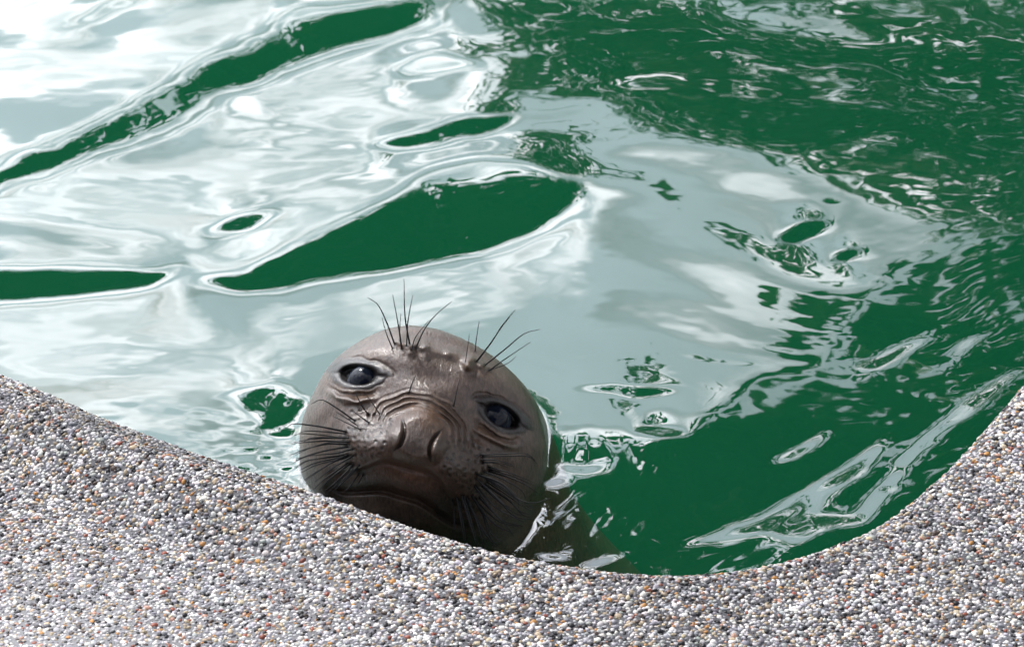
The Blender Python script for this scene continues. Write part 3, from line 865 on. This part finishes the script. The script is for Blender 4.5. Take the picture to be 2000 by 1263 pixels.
def waves(x, y):
    wx = x + 0.10 * fbm(x * 2.2, y * 2.2, 11, 2); wy = y + 0.10 * fbm(x * 2.2 + 40, y * 2.2, 13, 2)
    far = sst(-0.1, 0.9, y - 0.25 * x)
    h = 0.0
    for lam, ang, a, ph in ((0.46, 72, 0.0014, 0.4), (0.31, 108, 0.0007, 1.9), (0.21, 62, 0.00035, 3.1), (0.14, 88, 0.00015, 5.0)):
        k = 2 * math.pi / lam
        h = h + a * np.sin(k * (wx * math.cos(R(ang)) + wy * math.sin(R(ang))) + ph)
    h = h * (0.35 + 0.65 * far)
    # tree-side chop
    chop = sst(0.0, 0.6, x + 0.45 * (y - 0.7)) * sst(0.42, 0.85, y)
    h = h + chop * (0.0034 * fbm(wx * 4.2, wy * 7, 21, 1) + 0.0004 * fbm(wx * 11, wy * 17, 22, 1) + 0.00008 * fbm(wx * 19, wy * 30, 23, 2))
    h = h + 0.0010 * fbm(wx * 6, wy * 9, 27, 2) * (0.4 + 0.6 * far)
    h = h + 0.00005 * fbm(wx * 17, wy * 26, 28, 2) * (0.3 + 0.7 * far)
    h = h + 0.00005 * fbm(wx * 38, wy * 62, 29, 2)
    # rings round the head
    hx, hy = -0.103, 0.0
    r = np.hypot((x - hx), (y - hy) * 1.0)
    h = h + 0.0004 * fbm(x * 9, y * 9, 34, 2) * np.sin(2 * math.pi * (r + 0.02 * fbm(x * 8, y * 8, 33, 2)) / 0.045) * np.exp(-((r - 0.17) / 0.10) ** 2)
    lf = np.exp(-(((x + 0.26) / 0.08) ** 2 + ((y - 0.0) / 0.09) ** 2))
    h = h + lf * 0.0012 * fbm(x * 45, y * 75, 35, 2)
    # capillary ripples along the right-hand rim
    ph = (x * math.cos(R(-52)) + y * math.sin(R(-52))) + 0.02 * fbm(x * 9, y * 9, 37, 2)
    rr_ = sst(0.30, 0.5, x - 0.55 * (y - 0.15)) * (0.5 + 0.5 * fbm(x * 5, y * 5, 39, 2))
    h = h + 0.00007 * rr_ * np.sin(2 * math.pi * ph / 0.027)
    lr = np.exp(-(((x + 0.42) / 0.16) ** 2 + ((y - 0.06) / 0.10) ** 2))
    h = h + 0.0003 * lr * fbm(x * 30 + y * 14, y * 60, 43, 2)
    return h


gx1 = np.concatenate([-0.9 - np.geomspace(0.02, 3.4, 40)[::-1], ux, 0.9 + np.geomspace(0.02, 2.4, 34)])
gy1 = np.concatenate([-0.6 - np.array([0.15, 0.05]), uy, 1.45 + np.geomspace(0.02, 4.2, 60)])
WXg, WYg = np.meshgrid(gx1, gy1, indexing='ij')
WZ = waves(WXg, WYg)
i0 = 40; j0 = 2
WZ[i0:i0 + len(ux), j0:j0 + len(uy)] += hT
nx_, ny_ = WXg.shape
# the water clings to the seal and rings run out from it
line = SV[np.abs(SV[:, 2]) < 0.005][:, :2]
line = line[::max(1, len(line) // 1500)]
sub = np.where((UX > line[:, 0].min() - 0.12) & (UX < line[:, 0].max() + 0.12) & (UY > line[:, 1].min() - 0.12) & (UY < line[:, 1].max() + 0.12))
qq = np.column_stack([UX[sub], UY[sub]])
dl = np.concatenate([np.sqrt(((qq[a_:a_ + 2000, None] - line[None]) ** 2).sum(-1)).min(1) for a_ in range(0, len(qq), 2000)])
nz_ = fbm(qq[:, 0] * 14, qq[:, 1] * 14, 95, 2)
ring_h = 0.0030 * np.exp(-dl / 0.006) + 0.00014 * (0.5 + nz_) * np.sin(2 * math.pi * (dl + 0.006 * nz_) / 0.026) * np.exp(-dl / 0.05) * sst(0.12, 0.08, dl)
WZ[i0 + sub[0], j0 + sub[1]] += ring_h
Vw = np.stack([WXg, WYg, WZ], -1).reshape(-1, 3)
Fw = grid_faces(nx_, ny_)
n0 = len(Vw)
ring = [i * ny_ for i in range(nx_)] + [(nx_ - 1) * ny_ + j for j in range(1, ny_)] + [i * ny_ + ny_ - 1 for i in range(nx_ - 2, -1, -1)] + [j for j in range(ny_ - 2, 0, -1)]
bot = Vw[ring].copy(); bot[:, 2] = -1.15
Vw = np.vstack([Vw, bot, [[0, 1.5, -1.15]]])
m_ = len(ring); ra = np.array(ring); rb = np.roll(ra, -1)
ba = n0 + np.arange(m_); bb = np.roll(ba, -1)
side = np.column_stack([ra, ba, bb, rb])
tri = np.column_stack([ba, np.full(m_, n0 + m_), np.full(m_, n0 + m_), bb])
water = mesh_obj("water", Vw, np.vstack([Fw, side]), M_WATER)
# the underside is closed with a fan of triangles
me = water.data
bmw = bmesh.new(); bmw.from_mesh(me); bmw.verts.ensure_lookup_table()
bmw.faces.new([bmw.verts[i] for i in ba[::-1]])
bmesh.ops.recalc_face_normals(bmw, faces=bmw.faces[:])
bmw.faces.ensure_lookup_table()
if max(bmw.faces, key=lambda f_: f_.calc_center_median().z).normal.z < 0:
    bmesh.ops.reverse_faces(bmw, faces=bmw.faces[:])
bmesh.ops.delete(bmw, geom=[v_ for v_ in bmw.verts if not v_.link_faces], context='VERTS')
bmw.to_mesh(me); bmw.free()
for p_ in me.polygons[len(Fw):]: p_.use_smooth = False
tag(water, "rippled green pool water mirroring white clouds and dark trees", "water", "structure")

# ------------------------------------------------------------------ the seal's eyes and whiskers
# eyes
m, nt = new_mat("seal_eye"); b = principled(nt)
t = N(nt, "ShaderNodeTexCoord")
ln = N(nt, "ShaderNodeSeparateXYZ"); L(nt, t.outputs['Object'], ln.inputs[0])
cr = N(nt, "ShaderNodeValToRGB"); L(nt, ln.outputs['Z'], cr.inputs[0])
cr.color_ramp.elements[0].position = 0.0; cr.color_ramp.elements[0].color = (0.05, 0.06, 0.08, 1)
cr.color_ramp.elements[1].position = 1.0; cr.color_ramp.elements[1].color = (0.004, 0.005, 0.010, 1)
for p_, c_ in ((0.50, (0.04, 0.05, 0.07, 1)), (0.62, (0.012, 0.015, 0.025, 1)), (0.80, (0.006, 0.008, 0.014, 1))):
    x = cr.color_ramp.elements.new(p_); x.color = c_
L(nt, cr.outputs[0], b.inputs['Base Color'])
b.inputs['Roughness'].default_value = 0.08
b.inputs['Specular IOR Level'].default_value = 0.17
M_EYE = m
for sgn in (-1, 1):
    ex_, ey_ = face_px(sgn * 147.0, 66.0)
    q = []
    for du, dv in ((0, 0), (14, 0), (0, 14)):
        w_, _ = face_w(np.array(ex_ + du), np.array(ey_ + dv), fine=False)
        q.append(P(np.array(ex_ + du), np.array(ey_ + dv), w_))
    nrm_ = np.cross(q[1] - q[0], q[2] - q[0]); nrm_ /= np.linalg.norm(nrm_)
    if nrm_ @ FV > 0: nrm_ = -nrm_
    look = nrm_ * 0.55 - FV * 0.45; look /= np.linalg.norm(look)
    rad = 37 * S
    nu, nv = 40, 24
    uu = np.linspace(0, 2 * math.pi, nu, endpoint=False); vv = np.linspace(0.02, math.pi - 0.02, nv)
    A_, B_ = np.meshgrid(uu, vv, indexing='ij')
    sv = np.stack([np.sin(B_) * np.cos(A_), np.sin(B_) * np.sin(A_), np.cos(B_)], -1).reshape(-1, 3)
    eye = mesh_obj("eye", sv, grid_faces(nu, nv, True), M_EYE, seal)
    eye.scale = (rad, rad, rad)
    eye.location = q[0] - nrm_ * 33 * S - base
    eye.rotation_euler = Vector(look).to_track_quat('Z', 'Y').to_euler()
    eye["label"] = "dark glossy eye nearer the left of the photo" if sgn < 0 else "dark glossy eye nearer the right of the photo"

# whiskers
M_WHISK = mat_simple("black_whisker", (0.004, 0.004, 0.005), 0.8)


def tube(pts, r0, r1, ns=6):
    n = len(pts)
    tg = np.gradient(pts, axis=0); tg /= np.linalg.norm(tg, axis=1)[:, None]
    rf = np.tile(np.array([0.3, 0.5, 0.8]), (n, 1))
    a_ = np.cross(tg, rf); a_ /= np.linalg.norm(a_, axis=1)[:, None]; b_ = np.cross(tg, a_)
    r_ = (r0 + (r1 - r0) * np.linspace(0, 1, n) ** 1.4)[:, None]
    an = np.linspace(0, 2 * math.pi, ns, endpoint=False)
    v = np.stack([pts + r_ * (math.cos(t_) * a_ + math.sin(t_) * b_) for t_ in an], 0)
    return v.reshape(-1, 3), grid_faces(ns, n, True)


def open_spline(c, n):
    c = np.vstack([2 * c[0] - c[1], c, 2 * c[-1] - c[-2]])
    k = len(c) - 3
    t = np.linspace(0, k - 1e-6, n); i = t.astype(int); f = (t - i)[:, None]
    p0, p1, p2, p3 = c[i], c[i + 1], c[i + 2], c[i + 3]
    return 0.5 * (2 * p1 + (p2 - p0) * f + (2 * p0 - 5 * p1 + 4 * p2 - p3) * f ** 2 + (3 * p1 - p0 - 3 * p2 + p3) * f ** 3)


for pts, th_ in W_LIST:
    pts = np.array(pts, float)
    if pts[0, 1] > 730: pts[1:] = pts[0] + (pts[1:] - pts[0]) * 1.12
    sp = open_spline(pts, 14)
    w0, _ = face_w(sp[:1, 0], sp[:1, 1])
    ln_ = np.linalg.norm(pts[-1] - pts[0])
    tt = np.linspace(0, 1, 14)
    brow = pts[0, 1] < 730
    ww = w0[0] - 2 + (0.45 if not brow else 0.25) * ln_ * np.sin(tt * 1.9) * (0.9) - (0.15 if not brow else 0.05) * ln_ * tt ** 2
    wf, rh = face_w(sp[:, 0], sp[:, 1])
    ww = np.maximum(ww, wf + 3 * sst(0.0, 0.2, tt) - 1)
    v, f = tube(P(sp[:, 0], sp[:, 1], ww) - base, (0.0008 if brow else 0.00092) * th_ ** 0.8, 0.0003)
    mesh_obj("whisker", v, f, M_WHISK, seal)

# ------------------------------------------------------------------ trees that the water mirrors, and one added for shade
def branch(p0, p1, r0, r1, bend, n=9):
    p0 = np.array(p0, float); p1 = np.array(p1, float)
    t = np.linspace(0, 1, n)[:, None]
    pts = p0 + (p1 - p0) * t + np.array(bend) * np.sin(t * math.pi)
    v, f = tube(pts, r0, r1, 8)
    return v, f


def make_tree(name, label, trunk, limbs, blobs, leaves, leaf, seed, tone_, group):
    g = np.random.default_rng(seed)
    base_ = np.array(trunk[0], float)
    root = bpy.data.objects.new(name, None); root.location = base_; COL.objects.link(root)
    tag(root, label, "tree", None, group)
    vs, fs, k = [], [], 0
    for (p0, p1, r0, r1, bd) in [(*trunk, (0.12, 0.05, 0))] + limbs:
        v, f = branch(p0, p1, r0, r1, bd); vs.append(v - base_); fs.append(f + k); k += len(v)
    mesh_obj("trunk", np.vstack(vs), np.vstack(fs), M_BARK, root)
    vol = np.array([b_[3] * b_[4] * b_[5] for b_ in blobs]) ** 0.75
    pick = g.choice(len(blobs), leaves, p=vol / vol.sum())
    bl = np.array(blobs)[pick]
    dr = g.normal(0, 1, (leaves, 3)); dr /= np.linalg.norm(dr, axis=1)[:, None]
    rad_ = g.random(leaves)[:, None] ** 0.42
    rad_ = rad_ * (1 + 0.26 * np.sin(dr[:, :1] * 9 + bl[:, :1]) * np.cos(dr[:, 2:] * 8 + bl[:, 1:2]))
    cc = bl[:, :3] + dr * rad_ * 0.91 * bl[:, 3:6]
    tw = g.normal(0, 0.09, (leaves // 10 + 1, 3)); cc = cc + tw[np.arange(leaves) // 10]
    nn = dr * 0.5 + g.normal(0, 0.6, (leaves, 3)) + np.array([0, 0, 0.5]); nn /= np.linalg.norm(nn, axis=1)[:, None]
    u_ = np.cross(nn, g.normal(0, 1, (leaves, 3))); u_ /= np.linalg.norm(u_, axis=1)[:, None]
    v_ = np.cross(nn, u_)
    sz = leaf * g.uniform(0.6, 1.3, leaves)[:, None]
    q = np.stack([cc - u_ * sz, cc + v_ * sz * 0.42 - nn * sz * 0.08, cc + u_ * sz, cc - v_ * sz * 0.42 - nn * sz * 0.08], 1) - base_
    tn = np.array(tone_) * g.uniform(0.6, 1.35, (leaves, 1)) * (0.85 + 0.15 * g.random((leaves, 3)))
    mesh_obj("crown", q.reshape(-1, 3), np.arange(leaves * 4).reshape(-1, 4), M_LEAF, root, smooth=False, cols=np.repeat(tn, 4, 0))
    return root


# broad tree on the right bank whose limbs reach over the pool
make_tree("shade_tree", "broad spreading tree on the right bank shading the pool, seen mirrored in the water", ((4.6, 3.4, 0.0), (4.0, 3.6, 4.6), 0.30, 0.20),
          [((4.1, 3.6, 4.2), (1.2, 4.4, 7.0), 0.17, 0.05, (0, 0, 0.4)), ((4.0, 3.6, 4.4), (2.4, 6.2, 6.4), 0.13, 0.04, (0, 0, 0.3)),
           ((4.0, 3.6, 4.6), (3.6, 1.2, 7.4), 0.15, 0.05, (0, 0, 0.3)), ((4.0, 3.6, 4.5), (6.4, 4.2, 7.2), 0.13, 0.04, (0, 0, 0.3)), ((4.0, 3.6, 4.6), (0.4, 2.4, 7.6), 0.13, 0.04, (0, 0, 0.3))],
          [(2.3, 4.0, 7.7, 4.3, 4.0, 2.5), (4.0, 3.0, 8.2, 3.4, 3.4, 2.4), (0.6, 5.0, 6.3, 2.6, 1.9, 1.6), (2.0, 6.2, 5.28, 2.4, 1.3, 1.12), (-0.8, 5.4, 6.5, 1.6, 1.4, 1.2), (1.2, 2.2, 7.6, 3.2, 2.6, 1.9), (4.6, 5.6, 6.0, 2.0, 1.6, 1.5), (-0.6, 3.6, 7.6, 2.4, 2.4, 1.6)],
          56000, 0.15, 3, (0.045, 0.085, 0.025), "trees around the pool")
# trees on the far bank
make_tree("bank_tree", "rounded leafy tree on the far bank, its mirror image darkening the upper right water", ((2.5, 10.6, 0.0), (2.6, 10.7, 3.2), 0.16, 0.09),
          [((2.6, 10.7, 2.4), (1.4, 10.5, 4.6), 0.08, 0.02, (0, 0, 0.2)), ((2.6, 10.7, 2.6), (3.6, 10.6, 4.8), 0.08, 0.02, (0, 0, 0.2))],
          [(2.9, 10.6, 4.7, 2.0, 1.5, 2.1), (1.0, 10.3, 4.0, 1.35, 1.1, 1.7), (4.0, 10.6, 5.8, 1.8, 1.4, 1.8), (2.2, 10.2, 2.0, 1.9, 1.2, 1.4)],
          15000, 0.10, 4, (0.13, 0.14, 0.095), "trees around the pool")
make_tree("bank_tree", "taller leafy tree on the far bank, mirrored at the right edge of the water", ((5.6, 10.2, 0.0), (5.7, 10.3, 3.8), 0.20, 0.10),
          [((5.7, 10.3, 2.8), (4.8, 10.1, 5.4), 0.09, 0.02, (0, 0, 0.2)), ((5.7, 10.3, 3.0), (6.8, 10.2, 5.6), 0.09, 0.02, (0, 0, 0.2))],
          [(5.4, 10.2, 5.8, 2.3, 1.7, 2.2), (4.8, 10.0, 3.2, 1.6, 1.3, 1.6), (6.8, 10.2, 4.4, 1.8, 1.5, 1.8), (5.4, 9.8, 2.0, 2.2, 1.3, 1.3)],
          17000, 0.10, 5, (0.12, 0.135, 0.09), "trees around the pool")
# unseen tree added behind the viewer to cut fill light on face and deck
make_tree("shade_tree", "unseen dark leafy tree added behind the viewer to shade the deck", ((-1.9, -7.0, 0.0), (-1.6, -6.8, 3.8), 0.24, 0.15),
          [((-1.6, -6.8, 3.4), (0.4, -5.6, 5.4), 0.12, 0.04, (0, 0, 0.3)), ((-1.6, -6.8, 3.6), (-3.6, -6.2, 5.6), 0.12, 0.04, (0, 0, 0.3)), ((-1.6, -6.8, 3.7), (-1.2, -5.2, 6.4), 0.12, 0.04, (0, 0, 0.3))],
          [(-1.4, -6.6, 5.6, 3.6, 2.6, 2.4), (1.4, -6.2, 5.0, 2.8, 2.2, 2.2), (-3.8, -6.4, 5.0, 2.6, 2.2, 2.2), (0.0, -5.0, 6.6, 2.8, 1.8, 1.5), (0.2, -7.4, 3.0, 3.4, 1.2, 1.8)],
          30000, 0.15, 6, (0.045, 0.08, 0.028), "trees around the pool")
